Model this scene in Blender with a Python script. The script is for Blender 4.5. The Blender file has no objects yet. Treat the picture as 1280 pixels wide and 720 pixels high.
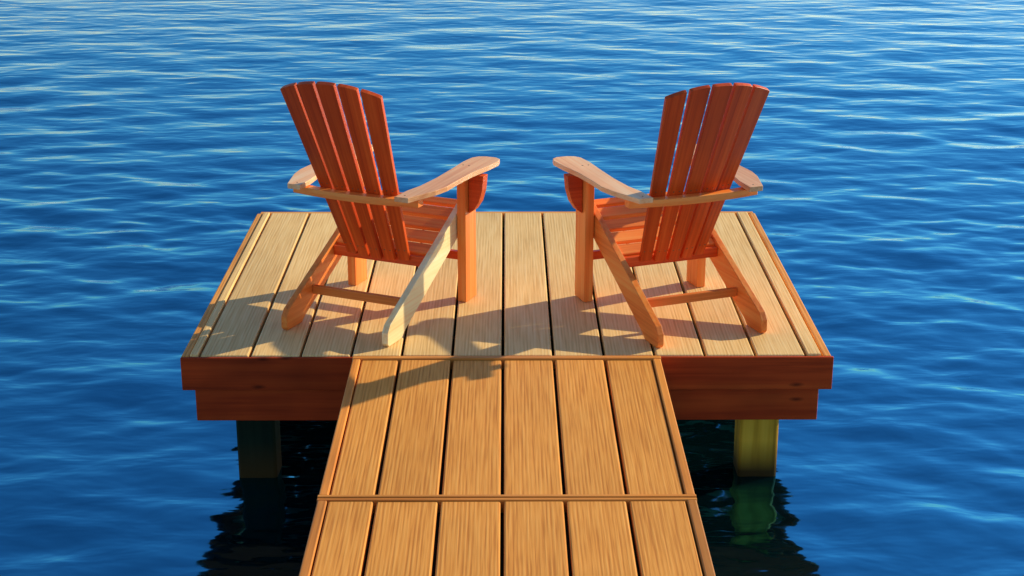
import bpy, math, random
import numpy as np
from mathutils import Vector, Matrix
random.seed(7); rng=np.random.RandomState(11)
S=bpy.context.scene
COL=S.collection
WATER=-0.55

# ------------------------------------------------------------ materials
def wood(name, dark, mid, light, rough=0.5, bump=0.3, fine=70.0, fineamt=0.5, knots=False, coat=0.0, tonev=0.25, stain=0.25, spec=0.5, along=1.6, fig=.7, groove=0):
    m=bpy.data.materials.new(name); m.use_nodes=True
    nt=m.node_tree; N=nt.nodes; L=nt.links
    b=N['Principled BSDF']
    at=N.new('ShaderNodeAttribute'); at.attribute_name='grain'
    tn=N.new('ShaderNodeAttribute'); tn.attribute_name='tone'
    def mp(sx,sy,sz):
        q=N.new('ShaderNodeMapping'); q.inputs['Scale'].default_value=(sx,sy,sz); L.new(at.outputs['Vector'],q.inputs['Vector']); return q
    def noise(mapn,scale,det=4,rgh=0.6,dist=0.0):
        n=N.new('ShaderNodeTexNoise'); n.inputs['Scale'].default_value=scale; n.inputs['Detail'].default_value=det
        n.inputs['Roughness'].default_value=rgh; n.inputs['Distortion'].default_value=dist
        L.new(mapn.outputs[0],n.inputs['Vector']); return n
    def math_(op,a,b2,c=None):
        q=N.new('ShaderNodeMath'); q.operation=op
        for i,x in enumerate((a,b2,c)):
            if x is None: continue
            if isinstance(x,(int,float)): q.inputs[i].default_value=x
            else: L.new(x,q.inputs[i])
        return q.outputs[0]
    n1=noise(mp(16,fig,16),1.0,5,0.6,0.3)
    n2=noise(mp(fine,along,fine),1.0,2,0.6,0.05)
    n3=noise(mp(1.6,1.2,1.6),1.0,4,0.6)
    val=math_('MULTIPLY_ADD',n2.outputs[0],fineamt,math_('MULTIPLY',n1.outputs[0],1-fineamt))
    if groove:   # milled lengthwise grooves of a deck board
        sp=N.new('ShaderNodeSeparateXYZ'); L.new(at.outputs['Vector'],sp.inputs[0])
        sn=math_('SINE',math_('MULTIPLY',sp.outputs['X'],2*math.pi/.0125),0)
        val=math_('MULTIPLY_ADD',sn,groove,val)
    r=N.new('ShaderNodeValToRGB'); L.new(val,r.inputs[0])
    e=r.color_ramp.elements; e[0].position=0.32; e[0].color=(*dark,1); e[1].position=0.68; e[1].color=(*light,1)
    x=e.new(0.49); x.color=(*mid,1)
    t=N.new('ShaderNodeMapRange'); L.new(tn.outputs['Fac'],t.inputs[0]); t.inputs[3].default_value=1-tonev; t.inputs[4].default_value=1+tonev
    s=N.new('ShaderNodeMapRange'); L.new(n3.outputs[0],s.inputs[0]); s.inputs[1].default_value=.3; s.inputs[2].default_value=.7; s.inputs[3].default_value=1-stain; s.inputs[4].default_value=1+stain*.6
    last=math_('MULTIPLY',t.outputs[0],s.outputs[0])
    if knots:
        v=N.new('ShaderNodeTexVoronoi'); v.voronoi_dimensions='2D'; v.inputs['Scale'].default_value=1.0; L.new(mp(9,3.0,0.0).outputs[0],v.inputs['Vector'])
        k=N.new('ShaderNodeMapRange'); L.new(v.outputs['Distance'],k.inputs[0]); k.inputs[1].default_value=.02; k.inputs[2].default_value=.10; k.inputs[3].default_value=0; k.inputs[4].default_value=1
        sc=N.new('ShaderNodeSeparateColor'); L.new(v.outputs['Color'],sc.inputs[0])
        strength=math_('MULTIPLY',math_('GREATER_THAN',sc.outputs[0],.70),.65)   # only some cells carry a knot
        kk=math_('SUBTRACT',1.0,math_('MULTIPLY',strength,math_('SUBTRACT',1.0,k.outputs[0])))
        last=math_('MULTIPLY',last,kk)
    vm=N.new('ShaderNodeVectorMath'); vm.operation='SCALE'; L.new(r.outputs[0],vm.inputs[0]); L.new(last,vm.inputs['Scale'])
    L.new(vm.outputs[0],b.inputs['Base Color'])
    rr=N.new('ShaderNodeMapRange'); L.new(val,rr.inputs[0]); rr.inputs[3].default_value=rough+.12; rr.inputs[4].default_value=rough-.12
    L.new(rr.outputs[0],b.inputs['Roughness'])
    b.inputs['Specular IOR Level'].default_value=spec
    b.inputs['Coat Weight'].default_value=coat; b.inputs['Coat Roughness'].default_value=.25
    bp=N.new('ShaderNodeBump'); bp.inputs['Strength'].default_value=bump; bp.inputs['Distance'].default_value=.003
    L.new(val,bp.inputs['Height']); L.new(bp.outputs[0],b.inputs['Normal'])
    return m

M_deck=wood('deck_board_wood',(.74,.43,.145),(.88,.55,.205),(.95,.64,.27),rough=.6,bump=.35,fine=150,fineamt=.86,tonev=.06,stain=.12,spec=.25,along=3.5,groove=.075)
M_walk=wood('walkway_board_wood',(.62,.215,.032),(.82,.325,.055),(.92,.41,.085),rough=.6,bump=.35,fine=150,fineamt=.86,tonev=.05,stain=.14,spec=.25,along=3.5,groove=.08)
M_trim=wood('orange_trim_wood',(.46,.14,.018),(.74,.26,.04),(.88,.37,.07),rough=.5,bump=.3,spec=.3)
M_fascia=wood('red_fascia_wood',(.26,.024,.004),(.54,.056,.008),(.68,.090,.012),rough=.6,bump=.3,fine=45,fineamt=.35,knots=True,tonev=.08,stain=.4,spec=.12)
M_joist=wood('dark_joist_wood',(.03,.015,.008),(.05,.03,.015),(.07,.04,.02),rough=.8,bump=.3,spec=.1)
M_back=wood('shade_toned_stained_wood',(.42,.040,.005),(.64,.074,.008),(.80,.13,.018),rough=.42,bump=.25,fine=80,fineamt=.4,tonev=.12,stain=.22,spec=.25)  # deeper red base colour carries the shade on backrest and low parts
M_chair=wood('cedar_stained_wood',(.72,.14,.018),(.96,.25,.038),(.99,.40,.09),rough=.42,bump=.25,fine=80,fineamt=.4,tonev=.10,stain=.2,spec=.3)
M_arm=wood('sheen_toned_cedar_wood',(.76,.28,.10),(.96,.48,.20),(.98,.66,.36),rough=.4,bump=.25,fine=80,fineamt=.4,tonev=.06,stain=.25,spec=.5)  # lighter base colour stands in for sun sheen on the armrests
M_pale=wood('sunlit_toned_cedar_wood',(.95,.56,.22),(.99,.78,.40),(.99,.90,.56),rough=.4,bump=.25,fine=80,fineamt=.4,tonev=.02,stain=.08,spec=.5)  # sunlight on a single rear leg, put into its base colour
M_pile=wood('piling_wood',(.42,.20,.015),(.74,.40,.035),(.86,.52,.06),rough=.75,bump=.6,fine=40,fineamt=.4,stain=.4,spec=.1)
M_pile2=wood('dark_green_piling_wood',(.008,.022,.012),(.014,.034,.018),(.025,.05,.025),rough=.75,bump=.6,fine=40,fineamt=.4,stain=.4,spec=.1)  # base colour much darker and greener than M_pile
def plain(name,c,rough,metal=0):
    m=bpy.data.materials.new(name); m.use_nodes=True; nt=m.node_tree; b=nt.nodes['Principled BSDF']
    n=nt.nodes.new('ShaderNodeTexNoise'); n.inputs['Scale'].default_value=200
    r=nt.nodes.new('ShaderNodeValToRGB'); nt.links.new(n.outputs[0],r.inputs[0])
    r.color_ramp.elements[0].color=(c[0]*.7,c[1]*.7,c[2]*.7,1); r.color_ramp.elements[1].color=(*c,1)
    nt.links.new(r.outputs[0],b.inputs['Base Color']); b.inputs['Roughness'].default_value=rough; b.inputs['Metallic'].default_value=metal
    return m
M_screw=plain('screw_metal',(.25,.17,.10),.4,.9)
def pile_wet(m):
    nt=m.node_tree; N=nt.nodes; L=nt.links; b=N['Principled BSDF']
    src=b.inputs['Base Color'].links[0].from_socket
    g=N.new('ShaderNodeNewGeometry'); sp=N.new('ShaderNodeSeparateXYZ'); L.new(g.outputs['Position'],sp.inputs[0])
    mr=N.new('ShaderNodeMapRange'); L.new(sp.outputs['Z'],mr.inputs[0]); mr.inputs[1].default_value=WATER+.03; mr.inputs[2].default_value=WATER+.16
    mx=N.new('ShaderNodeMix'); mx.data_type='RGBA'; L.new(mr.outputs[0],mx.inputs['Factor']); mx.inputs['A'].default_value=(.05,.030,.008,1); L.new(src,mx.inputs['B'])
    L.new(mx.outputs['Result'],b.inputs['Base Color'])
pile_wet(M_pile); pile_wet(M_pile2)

# ------------------------------------------------------------ mesh builder
class B:
    def __init__(s): s.v=[];s.f=[];s.g=[];s.t=[];s.m=[]
    def prism(s,pts,O,U,V,t0,t1,mi=0,tone=None):
        O=Vector(O);U=Vector(U).normalized();V=Vector(V).normalized();Nn=U.cross(V)
        off=Vector((random.random()*40,random.random()*40,random.random()*40))
        tone=random.random() if tone is None else tone
        a=sum(pts[i][0]*pts[(i+1)%len(pts)][1]-pts[(i+1)%len(pts)][0]*pts[i][1] for i in range(len(pts)))
        if a<0: pts=pts[::-1]
        n=len(pts); k=len(s.v)
        for t in (t0,t1):
            for (u,v) in pts:
                s.v.append(O+U*u+V*v+Nn*t); s.g.append(off+Vector((v,u,t))); s.t.append(tone)
        s.f.append([k+i for i in range(n)][::-1]); s.m.append(mi)
        s.f.append([k+n+i for i in range(n)]); s.m.append(mi)
        for i in range(n):
            j=(i+1)%n; s.f.append([k+i,k+j,k+n+j,k+n+i]); s.m.append(mi)
    def box(s,x0,x1,y0,y1,z0,z1,along='x',**k):
        if along=='x': s.prism([(x0,y0),(x1,y0),(x1,y1),(x0,y1)],(0,0,0),(1,0,0),(0,1,0),z0,z1,**k)
        elif along=='face': s.prism([(x0,z0),(x1,z0),(x1,z1),(x0,z1)],(0,0,0),(1,0,0),(0,0,1),-y1,-y0,**k)
        elif along=='y': s.prism([(y0,-x0),(y1,-x0),(y1,-x1),(y0,-x1)],(0,0,0),(0,1,0),(-1,0,0),z0,z1,**k)
        else: s.prism([(z0,x0),(z1,x0),(z1,x1),(z0,x1)],(0,0,0),(0,0,1),(1,0,0),y0,y1,**k)
    def obj(s,name,mats,parent=None,bevel=.003,segs=2):
        me=bpy.data.meshes.new(name); me.from_pydata([tuple(p) for p in s.v],[],s.f); me.update()
        a=me.attributes.new('grain','FLOAT_VECTOR','POINT'); a.data.foreach_set('vector',[c for g in s.g for c in g])
        a=me.attributes.new('tone','FLOAT','POINT'); a.data.foreach_set('value',s.t)
        for m in mats: me.materials.append(m)
        me.polygons.foreach_set('material_index',s.m)
        o=bpy.data.objects.new(name,me); COL.objects.link(o)
        if bevel:
            b=o.modifiers.new('bevel','BEVEL'); b.width=bevel; b.segments=segs; b.limit_method='ANGLE'; b.angle_limit=math.radians(40); b.use_clamp_overlap=True
        if parent: o.parent=parent
        return o
def empty(name,loc=(0,0,0),rz=0):
    o=bpy.data.objects.new(name,None); COL.objects.link(o); o.location=loc; o.rotation_euler=(0,0,rz); o.empty_display_size=.2; return o

# ------------------------------------------------------------ dock platform
D=1.90
plat=empty('dock_platform',(0,0,WATER))
plat['label']='square wooden platform of golden boards on pilings over the lake'; plat['category']='dock'
def fin(o,par):
    o.parent=par; o.location=-par.location; return o
lines=[-.012+.189*k for k in range(-6,7)]
b=B()
for i in range(12):
    b.box(lines[i]+.0055,lines[i+1]-.0055,-.034+random.uniform(-.002,.002),D+random.uniform(-.003,.003),-.032,random.uniform(-.0015,.0015),along='y')
fin(b.obj('decking',[M_deck],bevel=.005),plat)
for x0,x1 in ((lines[0]-.034,lines[0]-.004),(lines[12]+.004,lines[12]+.056)):
    b=B(); b.box(x0,x1,-.034,D-.001,-.034,.004,along='y'); fin(b.obj('edge_trim',[M_deck],bevel=.004),plat)
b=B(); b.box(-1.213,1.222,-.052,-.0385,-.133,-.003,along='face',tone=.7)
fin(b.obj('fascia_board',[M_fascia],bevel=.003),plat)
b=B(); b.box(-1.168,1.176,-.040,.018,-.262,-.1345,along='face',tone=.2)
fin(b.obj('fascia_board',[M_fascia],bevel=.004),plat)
for x0,x1 in ((-1.213,-1.184),(1.187,1.216)):
    b=B(); b.box(x0,x1,-.036,D,-.133,-.003,along='y'); fin(b.obj('side_board',[M_walk],bevel=.004),plat)
    c=-1.166 if x0<0 else 1.144
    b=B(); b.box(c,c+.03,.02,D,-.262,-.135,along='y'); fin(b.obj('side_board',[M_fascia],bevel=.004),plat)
b=B(); b.box(-1.2,1.21,D+.003,D+.035,-.262,-.004); fin(b.obj('side_board',[M_walk],bevel=.004),plat)
for y in np.linspace(.25,D-.15,5):
    b=B(); b.box(-1.13,1.13,y-.02,y+.02,-.17,-.036); fin(b.obj('joist',[M_joist],bevel=.003),plat)
def octo(w,c=.010):
    h=w/2; return [(-h+c,-h),(h-c,-h),(h,-h+c),(h,h-c),(h-c,h),(-h+c,h),(-h,h-c),(-h,-h+c)]
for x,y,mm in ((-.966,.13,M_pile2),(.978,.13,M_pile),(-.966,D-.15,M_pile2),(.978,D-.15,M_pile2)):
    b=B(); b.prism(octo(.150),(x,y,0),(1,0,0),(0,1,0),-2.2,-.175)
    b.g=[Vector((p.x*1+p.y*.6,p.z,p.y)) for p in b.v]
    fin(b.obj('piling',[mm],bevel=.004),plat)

# ------------------------------------------------------------ walkway
walk=empty('dock_walkway',(0,-1.3,WATER))
walk['label']='narrow wooden walkway of orange-brown boards leading to the platform'; walk['category']='walkway'
wl=[-.540,-.395,-.201,-.012,.177,.366,.545]
secs=[(-.082,-1.222),(-1.256,-2.5),(-2.534,-3.8),(-3.834,-5.1),(-5.134,-6.4)]
b=B()
for (ya,yb) in secs:
    for i in range(6):
        b.box(wl[i]+.0055,wl[i+1]-.0055,yb,ya,-.032,random.uniform(-.0015,.0015),along='y')
fin(b.obj('decking',[M_walk],bevel=.005),walk)
for (ya,yb) in secs:
    for xa,xb in ((wl[0]-.028,wl[0]+.001),(wl[6]-.001,wl[6]+.028)):
        b=B(); b.box(xa,xb,yb,ya,-.040,.005,along='y'); fin(b.obj('edge_trim',[M_trim],bevel=.004),walk)
b=B(); b.box(-.57,.575,-.080,-.0535,-.04,.006,tone=.5); fin(b.obj('joint_strip',[M_trim],bevel=.003),walk)
for i in range(4):
    y1=secs[i][1]-.002; y0=secs[i+1][0]+.002
    b=B(); m=(y0+y1)/2; b.box(-.57,.575,y0,m-.0015,-.04,.004,tone=.5); b.box(-.57,.575,m-.0015,m+.0015,-.038,-.006,tone=.2); b.box(-.57,.575,m+.0015,y1,-.039,.007,tone=.5)
    fin(b.obj('joint_strip',[M_trim],bevel=.002),walk)
for x in [wl[0]+.03]+wl[1:6]+[wl[6]-.03]:
    b=B(); b.box(x-.02,x+.02,-6.3,-.055,-.18,-.044,along='y'); fin(b.obj('joist',[M_joist],bevel=.003),walk)
for x in (-.42,.42):
    for y in (-3.2,-5.8):
        b=B(); b.prism(octo(.14),(x,y,0),(1,0,0),(0,1,0),-2.2,-.185); b.g=[Vector((p.x+p.y*.6,p.z,p.y)) for p in b.v]
        fin(b.obj('piling',[M_pile],bevel=.004),walk)

# ------------------------------------------------------------ chair
GRP='wooden garden chairs facing the lake'
ch=empty('adirondack_chair'); parts=[]
def P(b,name,bevel=.002,mat=None):
    o=b.obj(name,[mat or M_chair,M_screw],parent=ch,bevel=bevel); parts.append(o); return o
prof=[(-.052,0),(.050,0),(.075,.022),(.628,.312),(.628,.385),(.615,.398),(.595,.400),(-.040,.082),(-.060,.055),(-.062,.012)]
for sx in (-1,1):
    b=B(); x=.222*sx
    b.prism(prof,(x,0,0),(0,1,0),(0,0,1),-.013,.013)
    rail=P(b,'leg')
for sx in (-1,1):
    b=B(); x=.258*sx
    b.box(x-.019,x+.019,.530,.628,0,.532,along='z'); P(b,'leg')
for sx in (-1,1):
    b=B(); pts=[(0,.0),(.0,-.16),(.022,-.145),(.045,-.11),(.06,-.06),(.066,0)]
    b.prism(pts,(.279*sx,0,.531),(sx,0,0),(0,0,1),-.60,-.555)
    if sum(p.y for p in b.v)<0:
        for p in b.v: p.y=-p.y
        b.f=[f[::-1] for f in b.f]
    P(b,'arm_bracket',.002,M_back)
z0,y0,z1,y1=.225,.296,.990,-.055
Lb=math.hypot(z1-z0,y1-y0)
U0=Vector((0,y1-y0,z1-z0)).normalized()
F=Vector((0,U0.z,-U0.y))
b=B()
for i in range(5):
    k=i-2
    xb=k*.058; xt=k*.0890
    fb=.003*k*k; ft=.003*k*k
    O=Vector((xb,y0,z0))+F*fb; E=Vector((xt,y0,z0))+U0*Lb+F*ft
    U=(E-O).normalized(); l=(E-O).length
    yaw=math.radians(3)*k
    V=(Vector((1,0,0))*math.cos(yaw)+F*math.sin(yaw)); V=(V-U*V.dot(U)).normalized()
    wb=.0230; wt=.0380
    pts=[(0,-wb),(0,wb)]
    n=8
    for j in range(n+1):
        s=1-2*j/n; v=wt*s
        X_=O.x+l*U.x+v*V.x
        u=(Lb-1.2*abs(X_)**2.05-v*V.dot(U0))/U.dot(U0)
        if j in (0,n): u-=.001
        pts.append((u,v))
    b.prism(pts,O,U,V,-.0095,.0095)
    for h in (.04,.34):
        c=O+U*(h*l/.75*.9+.012)
        for sgn in (-1,1):
            cc=c+V*(.012*sgn)
            ring=[(.0035*math.cos(a*math.pi/4),.0035*math.sin(a*math.pi/4)) for a in range(8)]
            b.prism(ring,cc,U,V,-.0102,.0102,mi=1)
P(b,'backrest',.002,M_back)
def onback(z): 
    t=(z-z0)/(z1-z0); return y0+(y1-y0)*t
b=B(); yb=onback(.525)
pts=[]
n=10
for j in range(n+1):
    s=-1+2*j/n; pts.append((.275*s, yb-.058+.030*(s*s)))
for j in range(n+1):
    s=1-2*j/n; pts.append((.275*s, yb-.016+.030*(s*s)))
b.prism(pts,(0,0,0),(1,0,0),(0,1,0),.502,.531); P(b,'back_rail')
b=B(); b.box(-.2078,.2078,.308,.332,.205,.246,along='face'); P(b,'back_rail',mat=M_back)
b=B(); b.box(-.2078,.2078,.135,.155,.092,.126,along='face'); P(b,'stretcher')
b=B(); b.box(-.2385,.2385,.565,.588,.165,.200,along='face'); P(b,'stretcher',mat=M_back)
b=B(); b.box(-.2078,.2078,.604,.624,.270,.345,along='face'); P(b,'stretcher')
b=B()
d=Vector((0,.318,.159)).normalized()
for i,u in enumerate(np.linspace(0,.295,5)):
    O=Vector((0,.340,.236))+d*float(u)
    w_=.056 if i<4 else .036
    b.prism([(-.2075,0),(.2075,0),(.2075,w_),(-.2075,w_)],O,(1,0,0),d,.002,.022)
P(b,'seat',.003)
for sx in (-1,1):
    out=[(.070,.205),(.070,.262),(.13,.285),(.20,.312),(.27,.326),(.36,.325),(.48,.329),(.60,.346),(.68,.352),(.712,.342),(.728,.318),(.728,.275),(.716,.245),(.690,.228),(.62,.222),(.50,.228),(.36,.232),(.24,.226),(.16,.210)]
    b=B()
    U=Vector((0,1,.018)).normalized()
    b.prism([(u*1.01,-v*sx) for u,v in out],Vector((0,0,.5417)),U,(-1,0,0),-.009,.011)
    for (u,v) in ((.578,.246),(.578,.272),(.10,.235)):
        ring=[(u+.0045*math.cos(a*math.pi/4),-v*sx+.0045*math.sin(a*math.pi/4)) for a in range(8)]
        b.prism(ring,Vector((0,0,.5417)),U,(-1,0,0),.004,.0118,mi=1)
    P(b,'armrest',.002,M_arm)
ch.location=(-.634,.195,.002); ch.rotation_euler=(0,0,math.radians(-24.5))
ch['label']='orange-red wooden adirondack chair with fanned slat back and one sunlit-coloured leg'; ch['category']='chair'; ch['group']=GRP
ch2=ch.copy(); COL.objects.link(ch2)
ch2['label']='orange-red wooden adirondack chair with fanned slat back'
ch2.location=(.768,.165,.002); ch2.rotation_euler=(0,0,math.radians(21))
for p in parts:
    q=p.copy(); COL.objects.link(q); q.parent=ch2
rail.data=rail.data.copy(); rail.data.materials[0]=M_pale; rail['label']='back leg with sunlight painted into its colour'

# ------------------------------------------------------------ water
def axis(lo,hi,step,far,g):
    a=list(np.arange(lo,hi+1e-6,step))
    s=step; x=a[-1]
    while x<far: s*=g; x+=s; a.append(x)
    s=step; x=a[0]; pre=[]
    while x>-far: s*=g; x-=s; pre.append(x)
    return np.array(pre[::-1]+a)
xs=axis(-3.2,3.2,.022,900,1.018); ysx=axis(-2.6,3.5,.022,900,1.014)
X,Y=np.meshgrid(xs,ysx)
SPX=np.gradient(xs)[None,:]*np.ones_like(X); SPY=np.gradient(ysx)[:,None]*np.ones_like(X); SP=np.maximum(SPX,SPY)
Z=np.zeros_like(X)
for i in range(100):
    lam=math.exp(rng.uniform(math.log(.15),math.log(1.15)))
    th=math.radians(rng.normal(82,31))
    k=2*math.pi/lam
    A=.00140*lam**.92
    ph=rng.uniform(0,6.28)
    fade=np.clip((lam/SP-3)/4,0,1)
    px=X+.05*np.sin(Y*1.3+ph); py=Y+.07*np.sin(X*1.5+ph*2)
    c=k*(px*math.cos(th)+py*math.sin(th))+ph
    Z+=A*fade*(np.sin(c)+.25*np.cos(2*c))
Z*=1+.30*np.sin(X*.55+1.0+np.sin(Y*.4))*np.sin(Y*.7+.5*np.sin(X*.6))
dx=np.maximum(np.abs(X)-1.1,0); dy=np.maximum(np.maximum(-1.4-Y,Y-1.9),0)
Z*=1-.20*np.exp(-(dx**2+dy**2)/.35)
Z+=WATER
nv=X.size; ny,nx=X.shape
me=bpy.data.meshes.new('water'); me.vertices.add(nv)
co=np.empty((nv,3),np.float32); co[:,0]=X.ravel(); co[:,1]=Y.ravel(); co[:,2]=Z.ravel(); me.vertices.foreach_set('co',co.ravel())
idx=np.arange(nv).reshape(ny,nx); q=np.stack([idx[:-1,:-1],idx[:-1,1:],idx[1:,1:],idx[1:,:-1]],-1).reshape(-1,4)
nf=len(q); me.loops.add(nf*4); me.loops.foreach_set('vertex_index',q.ravel().astype(np.int32))
me.polygons.add(nf); me.polygons.foreach_set('loop_start',np.arange(0,nf*4,4,dtype=np.int32)); me.polygons.foreach_set('use_smooth',np.ones(nf,bool))
me.update(calc_edges=True)
wo=bpy.data.objects.new('water',me); COL.objects.link(wo); wo['kind']='structure'
m=bpy.data.materials.new('lake_water'); m.use_nodes=True; nt=m.node_tree; N=nt.nodes; L=nt.links; N.clear()
out=N.new('ShaderNodeOutputMaterial'); mx=N.new('ShaderNodeMixShader'); df=N.new('ShaderNodeBsdfDiffuse'); gl=N.new('ShaderNodeBsdfGlossy')
fr=N.new('ShaderNodeFresnel'); fr.inputs['IOR'].default_value=3.6
df.inputs['Color'].default_value=(.001,.009,.012,1); gl.inputs['Roughness'].default_value=.07
tint=N.new('ShaderNodeValToRGB'); L.new(fr.outputs[0],tint.inputs[0])
te=tint.color_ramp.elements; te[0].position=.31; te[0].color=(.08,.54,.96,1); te[1].position=.56; te[1].color=(.90,.98,1,1)
tm=te.new(.42); tm.color=(.20,.70,1,1)
L.new(tint.outputs[0],gl.inputs['Color'])
boost=N.new('ShaderNodeMapRange'); L.new(fr.outputs[0],boost.inputs[0]); boost.inputs[1].default_value=.25; boost.inputs[2].default_value=.66; boost.inputs[3].default_value=.37; boost.inputs[4].default_value=1.0
tc=N.new('ShaderNodeTexCoord'); mpn=N.new('ShaderNodeMapping'); mpn.inputs['Scale'].default_value=(.7,1.4,1); mpn.inputs['Rotation'].default_value=(0,0,math.radians(-6)); L.new(tc.outputs['Object'],mpn.inputs[0])
n1=N.new('ShaderNodeTexNoise'); n1.inputs['Scale'].default_value=3.6; n1.inputs['Detail'].default_value=3; n1.inputs['Roughness'].default_value=.42; n1.inputs['Distortion'].default_value=.2; L.new(mpn.outputs[0],n1.inputs['Vector'])
bp=N.new('ShaderNodeBump'); bp.inputs['Strength'].default_value=.65; bp.inputs['Distance'].default_value=.025; L.new(n1.outputs[0],bp.inputs['Height'])
for n in (df,gl,fr): L.new(bp.outputs[0],n.inputs['Normal'])
L.new(boost.outputs[0],mx.inputs[0]); L.new(df.outputs[0],mx.inputs[1]); L.new(gl.outputs[0],mx.inputs[2]); L.new(mx.outputs[0],out.inputs[0])
me.materials.append(m)

# ------------------------------------------------------------ light
AZ=math.radians(61); EL=math.radians(24.5)
w=bpy.data.worlds.new('World'); S.world=w; w.use_nodes=True
nt=w.node_tree; sk=nt.nodes.new('ShaderNodeTexSky'); sk.sky_type='NISHITA'; sk.sun_disc=False; sk.sun_elevation=EL; sk.sun_rotation=AZ
sk.air_density=1.0; sk.dust_density=.2; sk.ozone_density=3.5
bg=nt.nodes['Background']; nt.links.new(sk.outputs[0],bg.inputs[0]); bg.inputs[1].default_value=.15
sl=bpy.data.lights.new('sun','SUN'); sl.energy=5; sl.angle=math.radians(.7); sl.color=(1,.88,.61)
so=bpy.data.objects.new('sun',sl); COL.objects.link(so)
d=Vector((-math.sin(AZ)*math.cos(EL),-math.cos(AZ)*math.cos(EL),-math.sin(EL))); so.rotation_euler=d.to_track_quat('-Z','Y').to_euler()
so.location=(6,6,5)

# ------------------------------------------------------------ camera
cam=bpy.data.cameras.new('camera'); co_=bpy.data.objects.new('camera',cam); COL.objects.link(co_); S.camera=co_
cam.sensor_width=36; cam.lens=36*2000/1280; cam.clip_end=3000
co_.location=(0,-5.614,2.148); co_.rotation_euler=(math.radians(90-18.65),0,math.radians(-.23))
S.view_settings.view_transform='Standard'; S.view_settings.look='None'; S.view_settings.exposure=0
